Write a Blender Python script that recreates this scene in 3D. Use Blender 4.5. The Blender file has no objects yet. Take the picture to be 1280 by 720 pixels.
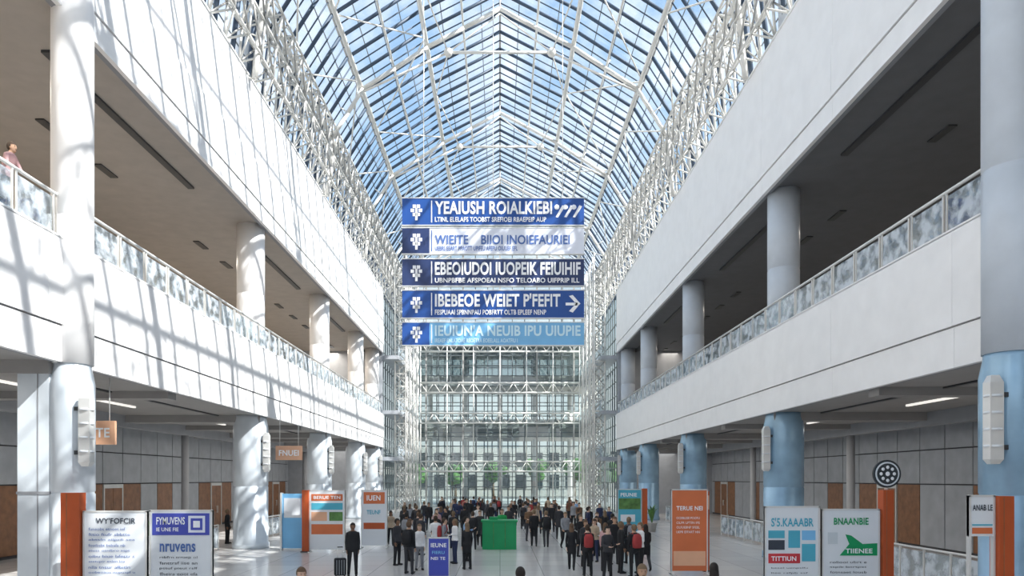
import bpy, math, random
from mathutils import Vector, Matrix
random.seed(7)
scene = bpy.context.scene
COL = scene.collection
scene.view_settings.view_transform = 'Standard'

# ---------------------------------------------------------------- materials
def mat(name, col, rough=0.5, metal=0.0, var=0.06, vscale=1.5, emit=None, es=1.0, spec=0.5, bump=0.0):
    m = bpy.data.materials.new(name); m.use_nodes = True
    nt = m.node_tree; b = nt.nodes['Principled BSDF']
    b.inputs['Roughness'].default_value = rough
    b.inputs['Metallic'].default_value = metal
    b.inputs['Specular IOR Level'].default_value = spec
    tc = nt.nodes.new('ShaderNodeTexCoord')
    n = nt.nodes.new('ShaderNodeTexNoise'); n.inputs['Scale'].default_value = vscale; n.inputs['Detail'].default_value = 4
    nt.links.new(tc.outputs['Object'], n.inputs['Vector'])
    r = nt.nodes.new('ShaderNodeValToRGB')
    r.color_ramp.elements[0].position = 0.3; r.color_ramp.elements[1].position = 0.7
    a = [max(0, c*(1-var)) for c in col]; c2 = [min(1, c*(1+var)) for c in col]
    r.color_ramp.elements[0].color = (*a, 1); r.color_ramp.elements[1].color = (*c2, 1)
    nt.links.new(n.outputs['Fac'], r.inputs['Fac'])
    nt.links.new(r.outputs['Color'], b.inputs['Base Color'])
    if emit:
        b.inputs['Emission Color'].default_value = (*emit, 1); b.inputs['Emission Strength'].default_value = es
    return m

def glassmat(name, tint, refl=0.08, rough=0.02, frost_sheen=0.0, fcol=(0.8, 0.85, 0.9), fs=1.3):
    m = bpy.data.materials.new(name); m.use_nodes = True
    nt = m.node_tree; nt.nodes.clear()
    out = nt.nodes.new('ShaderNodeOutputMaterial')
    t = nt.nodes.new('ShaderNodeBsdfTransparent'); t.inputs['Color'].default_value = (*tint, 1)
    g = nt.nodes.new('ShaderNodeBsdfGlossy'); g.inputs['Roughness'].default_value = rough
    g.inputs['Color'].default_value = (0.9, 0.95, 1, 1)
    mx = nt.nodes.new('ShaderNodeMixShader'); mx.inputs[0].default_value = refl
    nt.links.new(t.outputs[0], mx.inputs[1]); nt.links.new(g.outputs[0], mx.inputs[2])
    last = mx
    if frost_sheen > 0:
        d = nt.nodes.new('ShaderNodeBsdfDiffuse'); d.inputs['Color'].default_value = (*fcol, 1)  # noise-masked white diffuse paints frosting and pale reflections into the glass
        tc = nt.nodes.new('ShaderNodeTexCoord'); n = nt.nodes.new('ShaderNodeTexNoise')
        n.inputs['Scale'].default_value = fs; n.inputs['Detail'].default_value = 6
        nt.links.new(tc.outputs['Object'], n.inputs['Vector'])
        mr = nt.nodes.new('ShaderNodeMapRange'); mr.inputs['From Min'].default_value = 0.4; mr.inputs['From Max'].default_value = 0.6
        mr.inputs['To Min'].default_value = frost_sheen*0.1; mr.inputs['To Max'].default_value = frost_sheen
        nt.links.new(n.outputs['Fac'], mr.inputs['Value'])
        m2 = nt.nodes.new('ShaderNodeMixShader')
        nt.links.new(mr.outputs[0], m2.inputs[0]); nt.links.new(mx.outputs[0], m2.inputs[1]); nt.links.new(d.outputs[0], m2.inputs[2])
        last = m2
    nt.links.new(last.outputs[0], out.inputs['Surface'])
    return m

WHITE = mat('white_panel', (0.88, 0.87, 0.86), 0.45, var=0.03)
WHITE_R = mat('white_panel_cool', (0.90, 0.89, 0.88), 0.45, var=0.03)
JOINT = mat('joint_grey', (0.28, 0.29, 0.31), 0.8)
COLW = mat('column_paint', (0.88, 0.87, 0.86), 0.35, var=0.03)
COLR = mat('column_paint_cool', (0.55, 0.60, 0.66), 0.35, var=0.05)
COLB = mat('column_blue_steel_refl', (0.30, 0.47, 0.62), 0.25, 0.2, var=0.18, vscale=1.0)  # blue steel tone with bluish reflections put into the base colour
COLBL = mat('column_grey_blue', (0.68, 0.74, 0.79), 0.28, 0.1, var=0.08, vscale=1.0)
SOF_L = mat('soffit_grey_bounce_tint', (0.40, 0.365, 0.33), 0.7)  # lighter tone stands in for light bounced onto the left ceiling
SOF_R = mat('soffit_grey_shade_tint', (0.15, 0.155, 0.165), 0.6)  # darker tone puts the shade of the right ceiling into the colour
SOF_G = mat('soffit_ground', (0.33, 0.32, 0.31), 0.6)
DARK = mat('dark_metal', (0.04, 0.045, 0.05), 0.4)
WALL_T = mat('wall_tan', (0.62, 0.50, 0.38), 0.7)
WALL_U = mat('wall_upper_grey', (0.46, 0.42, 0.38), 0.7)
WALL_G = mat('wall_panel_grey', (0.40, 0.42, 0.45), 0.4, var=0.10)
WALL_B = mat('wall_backing', (0.10, 0.10, 0.11), 0.8)
WOOD = mat('door_wood', (0.26, 0.12, 0.055), 0.4, var=0.25, vscale=3)
STEEL = mat('rail_steel', (0.72, 0.72, 0.70), 0.3, 0.3)
POSTG = mat('post_grey', (0.35, 0.36, 0.38), 0.5)
TUBE = mat('truss_white', (0.82, 0.80, 0.75), 0.45)
TUBEG = mat('truss_grey', (0.46, 0.45, 0.43), 0.45)
RAFT = mat('rafter_blue_grey', (0.055, 0.085, 0.13), 0.5)
MULL = mat('mullion_grey', (0.22, 0.25, 0.26), 0.4, 0.3)
GLASS = glassmat('roof_glass', (0.92, 0.96, 1.0), 0.04)
GLASSW = glassmat('wall_glass', (0.72, 0.79, 0.79), 0.10)
GLASSR = glassmat('rail_glass', (0.74, 0.80, 0.82), 0.15, 0.03, frost_sheen=0.6, fs=2.6)  # frosted panels with whitish reflections painted in as patches
GLASSD = glassmat('tinted_glass', (0.40, 0.46, 0.46), 0.25)
ORANGE = mat('orange_post', (0.47, 0.085, 0.02), 0.4)
ORANGE2 = mat('orange_panel', (0.66, 0.17, 0.06), 0.5)
PALEOR = mat('pale_orange', (0.80, 0.45, 0.28), 0.5)
BOARD = mat('board_white', (0.76, 0.79, 0.82), 0.5, var=0.02)
BOARDG = mat('board_grey', (0.62, 0.67, 0.70), 0.5)
BLUE = mat('sign_blue', (0.012, 0.075, 0.31), 0.45, var=0.05)
NAVY = mat('sign_navy', (0.02, 0.04, 0.13), 0.45, var=0.05)
SWHITE = mat('sign_white', (0.80, 0.83, 0.92), 0.45, var=0.03)
SLIGHT = mat('sign_light_blue', (0.20, 0.50, 0.80), 0.45, var=0.04)
LETW = mat('lettering_white', (0.92, 0.93, 0.95), 0.5, var=0.01)
LETP = mat('lettering_pale_blue', (0.66, 0.88, 0.98), 0.5, var=0.01)
LETB = mat('lettering_blue', (0.08, 0.16, 0.42), 0.5, var=0.01)
LETK = mat('lettering_black', (0.04, 0.05, 0.07), 0.5, var=0.01)
VIOLET = mat('sign_violet', (0.06, 0.08, 0.45), 0.45)
RED = mat('sign_red', (0.60, 0.04, 0.05), 0.5)
TEAL = mat('sign_teal', (0.08, 0.42, 0.56), 0.5)
GREEN = mat('green_panel', (0.004, 0.30, 0.10), 0.4, var=0.08)
LEAF = mat('leaf_green', (0.10, 0.22, 0.06), 0.7, var=0.4, vscale=4)
BARK = mat('bark', (0.16, 0.11, 0.07), 0.9)
STRIPGLOW = mat('added_strip_glow', (0.9, 0.9, 0.88), 0.5, emit=(1, 0.95, 0.88), es=0.8)  # glow for the strips added in the ground-floor soffit
RUBBER = mat('rubber_black', (0.02, 0.02, 0.02), 0.6)
CONC = mat('facade_concrete', (0.50, 0.48, 0.45), 0.8)
PAVE = mat('pavement', (0.52, 0.52, 0.50), 0.9, vscale=0.2)
POT = mat('planter_clay', (0.45, 0.43, 0.40), 0.8)

FLOOR = bpy.data.materials.new('floor_terrazzo'); FLOOR.use_nodes = True
nt = FLOOR.node_tree; b = nt.nodes['Principled BSDF']; b.inputs['Roughness'].default_value = 0.2
tc = nt.nodes.new('ShaderNodeTexCoord'); br = nt.nodes.new('ShaderNodeTexBrick')
br.offset = 0; br.inputs['Scale'].default_value = 1.0; br.inputs['Brick Width'].default_value = 1.5; br.inputs['Row Height'].default_value = 1.5
br.inputs['Mortar Size'].default_value = 0.012
br.inputs['Color1'].default_value = (0.66, 0.64, 0.62, 1); br.inputs['Color2'].default_value = (0.58, 0.57, 0.56, 1); br.inputs['Mortar'].default_value = (0.3, 0.3, 0.3, 1)
nt.links.new(tc.outputs['Object'], br.inputs['Vector']); nt.links.new(br.outputs['Color'], b.inputs['Base Color'])

# ---------------------------------------------------------------- mesh builder
class MB:
    def __init__(s): s.v = []; s.f = []; s.m = []; s.mats = []; s.sm = []
    def mi(s, m):
        if m not in s.mats: s.mats.append(m)
        return s.mats.index(m)
    def box(s, x0, x1, y0, y1, z0, z1, m):
        if x0 > x1: x0, x1 = x1, x0
        k = len(s.v); i = s.mi(m)
        s.v += [(x0,y0,z0),(x1,y0,z0),(x1,y1,z0),(x0,y1,z0),(x0,y0,z1),(x1,y0,z1),(x1,y1,z1),(x0,y1,z1)]
        for f in ((0,3,2,1),(4,5,6,7),(0,1,5,4),(1,2,6,5),(2,3,7,6),(3,0,4,7)):
            s.f.append(tuple(k+a for a in f)); s.m.append(i); s.sm.append(False)
    def quad(s, pts, m):
        k = len(s.v); s.v += [tuple(p) for p in pts]; s.f.append(tuple(range(k, k+len(pts)))); s.m.append(s.mi(m)); s.sm.append(False)
    def rings(s, rs, m, smooth=True, cap=True):
        n = len(rs[0]); k = len(s.v); i = s.mi(m)
        for r in rs: s.v += [tuple(p) for p in r]
        for a in range(len(rs)-1):
            for j in range(n):
                j2 = (j+1) % n
                s.f.append((k+a*n+j, k+a*n+j2, k+(a+1)*n+j2, k+(a+1)*n+j)); s.m.append(i); s.sm.append(smooth)
        if cap:
            s.f.append(tuple(k+j for j in reversed(range(n)))); s.m.append(i); s.sm.append(False)
            e = k+(len(rs)-1)*n
            s.f.append(tuple(e+j for j in range(n))); s.m.append(i); s.sm.append(False)
    def tube(s, p, q, r, m, n=6, r2=None, rounded=False):
        p = Vector(p); q = Vector(q); d = q-p
        if d.length < 1e-5: return
        r2 = r if r2 is None else r2
        L = d.length; d.normalize()
        u = d.cross(Vector((0,0,1)) if abs(d.z) < 0.9 else Vector((1,0,0))).normalized(); w = d.cross(u)
        st = [(0, r), (L, r2)]
        if rounded: st = [(-r*.85, r*.45), (-r*.45, r*.85)] + st + [(L+r2*.45, r2*.85), (L+r2*.85, r2*.45)]
        s.rings([[p+d*t+(u*math.cos(2*math.pi*j/n)+w*math.sin(2*math.pi*j/n))*rr for j in range(n)] for t, rr in st], m)
    def lathe(s, cx, cy, prof, m, n=28):
        s.rings([[(cx+r*math.cos(2*math.pi*j/n), cy+r*math.sin(2*math.pi*j/n), z) for j in range(n)] for r, z in prof], m)
    def ell(s, c, rx, ry, rz, m, n=12, k=7):
        rs = []
        for a in range(k):
            t = -math.pi/2 + math.pi*(a+0.35)/(k-0.3)
            rs.append([(c[0]+rx*math.cos(t)*math.cos(2*math.pi*j/n), c[1]+ry*math.cos(t)*math.sin(2*math.pi*j/n), c[2]+rz*math.sin(t)) for j in range(n)])
        s.rings(rs, m)
    def mesh(s, name):
        me = bpy.data.meshes.new(name); me.from_pydata(s.v, [], s.f)
        for m in s.mats: me.materials.append(m)
        me.polygons.foreach_set('material_index', s.m); me.polygons.foreach_set('use_smooth', s.sm)
        me.update(); return me
    def build(s, name, parent=None, loc=(0,0,0), rz=0):
        o = bpy.data.objects.new(name, s.mesh(name)); COL.objects.link(o)
        o.location = loc; o.rotation_euler = (0, 0, rz)
        if parent: o.parent = parent
        return o

def empty(name, loc=(0,0,0), rz=0):
    e = bpy.data.objects.new(name, None); COL.objects.link(e); e.location = loc; e.rotation_euler = (0,0,rz); return e

def text(parent, name, s, x0, x1, z0, z1, y, m, bold=0.02):
    c = bpy.data.curves.new(name, 'FONT'); c.body = s; c.size = 1; c.extrude = 0.0; c.offset = bold
    c.resolution_u = 3; c.space_character = 1.0+bold*1.6
    o = bpy.data.objects.new(name, c); COL.objects.link(o)
    dg = bpy.context.evaluated_depsgraph_get()
    me = bpy.data.meshes.new_from_object(o.evaluated_get(dg))
    COL.objects.unlink(o); bpy.data.objects.remove(o)
    xs = [v.co.x for v in me.vertices]; ys = [v.co.y for v in me.vertices]
    if not xs: return
    ax, bx, ay, by = min(xs), max(xs), min(ys), max(ys)
    for v in me.vertices:
        v.co = Vector((x0+(v.co.x-ax)/(bx-ax)*(x1-x0), y, z0+(v.co.y-ay)/max(1e-6, by-ay)*(z1-z0)))
    me.materials.clear(); me.materials.append(m)
    t = bpy.data.objects.new(name, me); COL.objects.link(t); t.parent = parent
    return t

def gibber(n, seed=0):
    r = random.Random(seed); out = ''
    while len(out) < n:
        out += ''.join(r.choice('AEIOUNRSTLEBPF') for _ in range(r.randint(4, 8))) + ' '
    return out[:n].strip()

# ---------------------------------------------------------------- shell
Y0, Y1 = -8.0, 67.0
YB = 81.0
mb = MB(); mb.box(-20.3, 20.3, Y0-6, 92, -0.3, 0, FLOOR); mb.build('floor')
mb = MB(); mb.box(-300, 300, 92.05, 500, -0.35, -0.05, PAVE); mb.build('ground')

def side(s, cols, zb, colm, sof, wallu, wp, tag):
    X = 11.0
    for nm, z0, z1, splits in (('balcony_parapet', zb, 9.3, [0, 0.30, 1]), ('upper_parapet', 15.15, 20.9, [0, 0.13, 0.42, 1])):
        mb = MB()
        mb.box(s*(X+0.06), s*(X+0.30), Y0, Y1, z0+0.02, z1-0.02, JOINT)
        H = z1-z0
        for a in range(len(splits)-1):
            pz0 = z0+H*splits[a]+(0.015 if a else 0); pz1 = z0+H*splits[a+1]-(0.02 if a < len(splits)-2 else 0)
            off = 0.0 if a % 2 == 0 else 0.05
            y = Y0
            while y < Y1-0.1:
                ye = min(y+6.3, Y1)
                mb.box(s*(X-0.02-off), s*(X+0.12), y+0.006, ye-0.006, pz0, pz1, wp)
                y = ye
        mb.box(s*(X-0.07), s*(X+0.34), Y0, Y1, z1-0.02, z1+0.05, wp)
        mb.build(nm + '_' + tag)
    mb = MB()
    mb.box(s*(X+0.30), s*20, Y0, Y1, zb+0.05, 9.2, SOF_G)
    for y in cols:
        mb.box(s*(X+0.30), s*20, y-0.5, y+0.5, zb-0.28, zb+0.05, SOF_G)
        mb.box(s*(X+0.30), s*20, y+5.9, y+6.5, zb-0.2, zb+0.05, SOF_G)
    mb.box(s*13.2, s*13.35, Y0, Y1, zb+0.0, zb+0.06, DARK)
    mb.box(s*17.6, s*18.0, Y0, Y1, zb-0.5, zb+0.05, POSTG)
    mb.build('gallery_floor_slab_' + tag)
    mb = MB()
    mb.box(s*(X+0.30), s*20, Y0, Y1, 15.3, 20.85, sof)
    for i, y in enumerate(cols):
        mb.box(s*12.6, s*12.85, y+1.6, y+11.0, 15.22, 15.32, DARK)
        for k in range(3):
            mb.box(s*15.2, s*15.5, y+2+k*3.4, y+3.2+k*3.4, 15.25, 15.32, DARK)
    mb.build('ceiling_gallery_' + tag)
    mb = MB()
    mb.box(s*19.95, s*20.3, Y0, Y1, 9.2, 15.3, wallu)
    y = Y0+1
    while y < Y1-4:
        mb.box(s*19.85, s*19.95, y, y+0.25, 9.2, 15.3, JOINT)
        if s > 0: mb.box(s*19.8, s*19.96, y+1.2, y+3.0, 9.2, 12.4, DARK)
        y += 4.2
    mb.box(s*19.8, s*19.95, Y0, Y1, 12.4, 12.6, DARK)
    mb.build('wall_upper_' + tag)
    mb = MB()
    mb.box(s*20.05, s*20.3, Y0, Y1, 0, zb+0.05, WALL_B)
    y = Y0; k = 0
    while y < Y1-0.2:
        ye = min(y+1.9, Y1)
        if k % 7 != 2:
            mb.box(s*19.95, s*20.05, y+0.03, ye-0.03, 0.15, 3.0, WOOD if k % 7 in (1, 3, 5) else WALL_G)
        mb.box(s*19.95, s*20.05, y+0.03, ye-0.03, 3.06, 4.6, WALL_G); mb.box(s*19.95, s*20.05, y+0.03, ye-0.03, 4.66, zb, WALL_G)
        y = ye; k += 1
    mb.build('wall_' + tag)
    y = Y0; k = 0; n = 1 if s < 0 else 20
    while y < Y1-0.2:
        if k % 7 == 2:
            d = MB()
            d.box(s*19.9, s*20.04, y+0.03, y+0.12, 0, 3.0, STEEL); d.box(s*19.9, s*20.04, y+1.78, y+1.87, 0, 3.0, STEEL)
            d.box(s*19.9, s*20.04, y+0.12, y+1.78, 2.8, 3.0, STEEL)
            d.box(s*19.93, s*20.04, y+0.12, y+0.94, 0.02, 2.8, WOOD); d.box(s*19.93, s*20.04, y+0.96, y+1.78, 0.02, 2.8, WOOD)
            d.tube((s*19.85, y+0.86, 0.9), (s*19.85, y+0.86, 1.4), 0.02, STEEL); d.tube((s*19.85, y+1.04, 0.9), (s*19.85, y+1.04, 1.4), 0.02, STEEL)
            for yy in (0.86, 1.04):
                for zz in (0.95, 1.35): d.tube((s*19.85, y+yy, zz), (s*19.94, y+yy, zz), 0.015, STEEL)
            d.build('door_%d' % n); n += 1
        y += 1.9; k += 1
    for i, y in enumerate(cols):
        c = MB()
        front = (i == 1)
        bm_ = COLB if s > 0 else COLBL
        xx = s*(X if front else X+0.88)
        rl = 0.52 if front else 0.80; ru = 0.49 if front else 0.64
        if s > 0 and front: rl = .6; ru = .55
        c.lathe(xx, y, [(rl+0.05, 0), (rl+0.05, 0.25), (rl, 0.27), (rl, 2.9), (rl-0.02, 2.92), (rl-0.02, 2.96), (rl, 2.98), (rl, zb-0.5), (rl-.08, zb-.1), (rl-.08, zb+0.06)], bm_)
        if front:
            c.lathe(xx, y, [(ru, zb+0.0), (ru, 9.9), (ru-0.02, 9.92), (ru-0.02, 9.96), (ru, 9.98), (ru, 15.1), (ru, 24.6)], colm)
            c.box(s*(X+0.35), s*(X+1.15), y-0.4, y+0.3, 0, zb, bm_); c.box(s*(X+0.62), s*(X+.65), y-0.41, y-0.39, 0, zb, JOINT)
            c.box(s*(X+0.33), s*(X+1.17), y-0.42, y+0.32, 2.9, 2.97, JOINT)
        else:
            c.lathe(xx, y, [(ru, 9.2), (ru, 12.0), (ru-.02, 12.02), (ru-.02, 12.06), (ru, 12.08), (ru, 15.3)], colm)
            c.lathe(s*(X+0.55), y-1.5, [(0.45, 20.9), (0.45, 24.3)], colm)
        c.build('column_' + tag)
        f = MB()
        fx = xx - s*(rl+0.10)
        f.rings([[(fx+a*ww, y-0.45+b_*ww, z) for a, b_ in ((-.14,-.12),(.14,-.12),(.14,.12),(-.14,.12))] for z, ww in ((3.6,.6),(3.7,1),(5.3,1),(5.45,.6))], STEEL, smooth=False)
        f.box(fx, fx+s*0.30, y-0.48, y-0.42, 3.9, 4.0, DARK); f.box(fx, fx+s*0.30, y-0.48, y-0.42, 5.0, 5.1, DARK)
        for z in (3.95, 4.3, 4.65, 5.0): f.lathe(fx, y-0.45, [(0.17, z), (0.17, z+0.05)], BOARD, 12)
        f.build('column_loudspeaker')
    r = MB(); y = Y0+0.2; xr = s*(X+0.12)
    while y < Y1-0.3:
        for dy in (0, 0.14): r.box(xr-0.02, xr+0.02, y+dy-0.02, y+dy+0.02, 9.35, 10.40, STEEL)
        r.box(xr-0.008, xr+0.008, y+0.18, y+1.44, 9.42, 10.30, GLASSR)
        y += 1.5
    r.tube((xr, Y0, 10.42), (xr, Y1, 10.42), 0.045, STEEL, 8)
    r.tube((xr, Y0, 9.40), (xr, Y1, 9.40), 0.02, STEEL, 6)
    r.build('balcony_railing_' + tag)
    for y in [c+6.3 for c in cols[:-1]]:
        c = MB(); c.lathe(s*17.8, y, [(0.25,0),(0.25,0.2),(0.2,0.22),(0.2,zb+0.05)], POSTG, 16); c.build('gallery_post')
    for i, y in enumerate(cols):
        l = MB(); l.box(s*15.0, s*15.12, y+1.5, y+5, zb-0.02, zb+0.06, STRIPGLOW); l.box(s*15.0, s*15.12, y+7.5, y+11, zb-0.02, zb+0.06, STRIPGLOW); l.build('added_light_strip')  # glowing strips added in the soffit as light sources
        ld = bpy.data.lights.new('fill_area_ground', 'AREA'); ld.shape = 'RECTANGLE'; ld.size = 3; ld.size_y = 9; ld.energy = 130; ld.color = (1, 0.95, 0.88)  # area fill added under the soffit to brighten the ground gallery
        lo = bpy.data.objects.new('fill_area_ground', ld); COL.objects.link(lo); lo.location = (s*15, y+6, zb-0.35)
        ld = bpy.data.lights.new('fill_area_upper', 'AREA'); ld.shape = 'RECTANGLE'; ld.size = 1.5; ld.size_y = 9; ld.energy = 420 if s < 0 else 150; ld.color = (1, 0.91, 0.80)  # added area fill for the upper gallery, stronger on the left
        lo = bpy.data.objects.new('fill_area_upper', ld); COL.objects.link(lo); lo.location = (s*16, y+6, 15.1)

colsL = [6.5, 18.3, 33.9, 46.8, 58.5, 66.0]
colsR = [3.2, 15.3, 29.8, 43.7, 56.8, 66.0]
side(-1, colsL, 6.22, COLW, SOF_L, WALL_T, WHITE, 'left')
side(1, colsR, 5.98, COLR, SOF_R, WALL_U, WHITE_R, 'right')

for s, t in ((-1, 'far_left'), (1, 'far_right')):
    mb = MB(); mb.box(s*11.1, s*20.3, Y1+0.02, Y1+0.3, 0, 20.9, WALL_G); mb.build('wall_' + t)
mb = MB()
mb.box(-20.3, 20.3, Y0-6.3, Y0-6, 0, 6, WALL_G); mb.build('wall_entrance')
mb = MB(); mb.box(-12.6, -11.16, 13.6, 17.7, 9.2, 9.45, SOF_L); mb.box(-12.6, -11.16, 13.6, 17.7, 9.45, 9.5, STEEL); mb.build('gallery_step')

# ---------------------------------------------------------------- roof
PR = [(11.35, 20.95), (10.9, 24.8), (8.9, 27.9), (4.7, 30.6), (0, 33.0)]
prof = [(-x, z) for x, z in PR] + [(x, z) for x, z in reversed(PR[:-1])]
RY0, RY1 = -8.0, YB
g = MB()
for i in range(len(prof)-1):
    (xa, za), (xb, zb_) = prof[i], prof[i+1]
    g.quad([(xa, RY0, za), (xb, RY0, zb_), (xb, RY1, zb_), (xa, RY1, za)], GLASS)
g.build('roof_glazing')
fr = MB()
y = RY0; k = 0
while y <= RY1+0.01:
    for i in range(len(prof)-1):
        (xa, za), (xb, zb_) = prof[i], prof[i+1]
        r_ = 0.115 if k % 2 == 0 else 0.045
        fr.tube((xa, y, za-0.1), (xb, y, zb_-0.1), r_, RAFT, 4)
    y += 0.95; k += 1
def lerp(a, b, t): return (a[0]+(b[0]-a[0])*t, a[1]+(b[1]-a[1])*t)
for i in range(len(prof)-1):
    for t in (0, .25, .5, .75):
        x, z = lerp(prof[i], prof[i+1], t)
        fr.tube((x, RY0, z-0.03), (x, RY1, z-0.03), 0.08 if t == 0 else 0.03, TUBEG if t == 0 else MULL, 5)
fr.build('roof_frame')

tr = MB()
def inner(p, d):
    x, z = p; cx, cz = 0, 17.0
    L = math.hypot(x-cx, z-cz); return (x-(x-cx)/L*d, z-(z-cz)/L*d)
def pt(t):
    i = min(int(t), 7); return lerp(prof[i], prof[i+1], t-i)
arch_y = [5.6-12.7, -0.7, 5.6, 12, 18.3, 31.0, 43.9, 56.4, 68.8, 80.4]
for y in arch_y:
    N = 16
    po = [pt(8*i/N) for i in range(N+1)]; pi_ = [inner(p, 0.7) for p in po]
    for i in range(N):
        tr.tube((pi_[i][0], y, pi_[i][1]), (pi_[i+1][0], y, pi_[i+1][1]), 0.13 if y > 20 else .2, TUBE, 8)  # near arches out of view are thickened to cast broader shadows
        a = pi_[i]
        tr.tube((a[0], y, a[1]), (po[i][0], y, po[i][1]-.1), 0.04, TUBE, 4)
    for sx in (-1, 1):
        tr.ell((sx*3.2, y, 29.6), 0.28, 0.28, 0.28, TUBE)
        tr.tube((sx*3.2, y, 29.6), (sx*8.4, y, 27.2), 0.07, TUBE, 6)
        tr.tube((sx*3.2, y, 29.6), (0, y, 32.0), 0.05, TUBE, 6)
        for dy in (-6.3, 6.3):
            if RY0 < y+dy < RY1:
                tr.tube((sx*3.2, y, 29.6), (sx*4.5, y+dy, 30.4), 0.045, TUBE, 5)
    tr.tube((-3.2, y, 29.6), (3.2, y, 29.6), 0.09, TUBE, 6)
tr.build('arch_truss')

lt = MB()
for idx in (1, 2, 3, 5, 6, 7):
    a = prof[idx]; b_ = inner(a, 0.5)
    lt.tube((b_[0], RY0, b_[1]), (b_[0], RY1, b_[1]), 0.14, TUBE, 6)
for sx in (-1, 1):
    a = lerp(PR[2], PR[3], .5); b_ = inner((sx*a[0], a[1]), 0.4); lt.tube((b_[0], RY0, b_[1]), (b_[0], RY1, b_[1]), 0.07, TUBE, 6)
    a = lerp(PR[3], PR[4], .5); b_ = inner((sx*a[0], a[1]), 0.4); lt.tube((b_[0], RY0, b_[1]), (b_[0], RY1, b_[1]), 0.07, TUBE, 6)
for i in (1, 2, 5, 6):
    y = 5.6-12.7; k = 0
    while y < RY1-6:
        a = inner(prof[i], 0.25); b_ = inner(prof[i+1], 0.25)
        if k % 2: lt.tube((a[0], y, a[1]), (b_[0], y+6.35, b_[1]), 0.05, TUBE, 4)
        else: lt.tube((b_[0], y, b_[1]), (a[0], y+6.35, a[1]), 0.05, TUBE, 4)
        y += 6.35; k += 1
lt.build('roof_bracing')

for s, t in ((-1, 'left'), (1, 'right')):
    sf = MB()
    st = 1.6; n = int((YB-RY0)/st)
    rows_o = [(11.15, 21.1), (11.05, 22.6), (10.85, 24.0), (10.55, 25.2)]
    rows_i = [(10.45, 21.8), (10.3, 23.3), (10.0, 24.7)]
    for k in range(n):
        y = RY0+k*st
        for r in range(4):
            xo, zo = rows_o[r]
            sf.tube((s*xo, y, zo), (s*xo, y+st, zo), 0.065, TUBE, 4)
            if r < 3:
                sf.tube((s*xo, y, zo), (s*rows_o[r+1][0], y, rows_o[r+1][1]), 0.065, TUBE, 4)
                sf.tube((s*xo, y, zo), (s*rows_o[r+1][0], y+st, rows_o[r+1][1]), 0.045, TUBEG, 4)
        for r in range(3):
            xi, zi = rows_i[r]; ym = y+st/2
            sf.tube((s*xi, ym, zi), (s*xi, ym+st, zi), 0.065, TUBE, 4)
            if r < 2:
                sf.tube((s*xi, ym, zi), (s*rows_i[r+1][0], ym, rows_i[r+1][1]), 0.05, TUBE, 4)
                sf.tube((s*xi, ym+st, zi), (s*rows_i[r+1][0], ym, rows_i[r+1][1]), 0.045, TUBEG, 4)
            for a in (rows_o[r], rows_o[r+1]):
                for yy in (y, y+st):
                    sf.tube((s*xi, ym, zi), (s*a[0], yy, a[1]), 0.045, TUBE, 4)
    sf.build('space_frame_' + t)

for s, t in ((-1, 'far_bay_left'), (1, 'far_bay_right')):
    w = MB()
    w.quad([(s*11.3, Y1, 0), (s*11.3, YB, 0), (s*11.3, YB, 21), (s*11.3, Y1, 21)], GLASSW)
    y = Y1+0.3
    while y < YB:
        w.box(s*11.22, s*11.38, y-0.04, y+0.04, 0, 21, MULL); y += 1.4
    z = 0.1
    while z < 21:
        w.box(s*11.24, s*11.36, Y1+.3, YB, z-0.03, z+0.03, MULL); z += 1.4
    for zf in (5.0, 9.4, 14.6):
        w.box(s*9.6, s*11.2, Y1+0.3, YB, zf, zf+0.35, WALL_G)
        w.box(s*9.6, s*9.65, Y1+0.3, YB, zf+0.35, zf+1.4, GLASSR); w.tube((s*9.6, Y1+.3, zf+1.42), (s*9.6, YB, zf+1.42), .04, STEEL)
    w.build('window_' + t)
    for y in (68.5, 71.5, 74.5, 77.5):
        tw = MB()
        c = [(s*9.0, y-0.6), (s*9.0, y+0.6), (s*10.1, y)]
        for q in c: tw.tube((q[0], q[1], 0), (q[0], q[1], 24.8), 0.085, TUBE, 6)
        z = 0.2; k = 0
        while z < 23.5:
            for a in range(3):
                p, q = c[a], c[(a+1) % 3]
                if k % 2: p, q = q, p
                tw.tube((p[0], p[1], z), (q[0], q[1], z+1.2), 0.05, TUBEG, 4); tw.tube((p[0], p[1], z), (q[0], q[1], z), 0.045, TUBE, 4)
            z += 1.2; k += 1
        tw.build('lattice_mast')

w = MB()
pts = [(-11.3, YB, 0), (11.3, YB, 0)] + [(x, YB, z) for x, z in reversed(prof)]
w.quad(pts, GLASSW)
def zroof(x):
    x = abs(x)
    for i in range(len(PR)-1):
        if PR[i+1][0] <= x <= PR[i][0]:
            return PR[i][1]+(PR[i+1][1]-PR[i][1])*(PR[i][0]-x)/(PR[i][0]-PR[i+1][0])
    return 20.9
k = -8
while k <= 8:
    x = k*1.4
    big = k % 3 == 0
    w.box(x-(0.09 if big else 0.05), x+(0.09 if big else 0.05), YB-(0.25 if big else .1), YB+0.05, 0, zroof(x)-.05, TUBEG if big else MULL); k += 1
z = 0.05
while z < 32:
    hw = 11.3
    if z > 21:
        hw = 0
        while hw < 11.3 and zroof(hw) > z: hw += 0.1
    w.box(-hw, hw, YB-0.1, YB+0.05, z-0.045, z+0.045, MULL); z += 1.15
w.build('window_1')
bd = MB()
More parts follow.
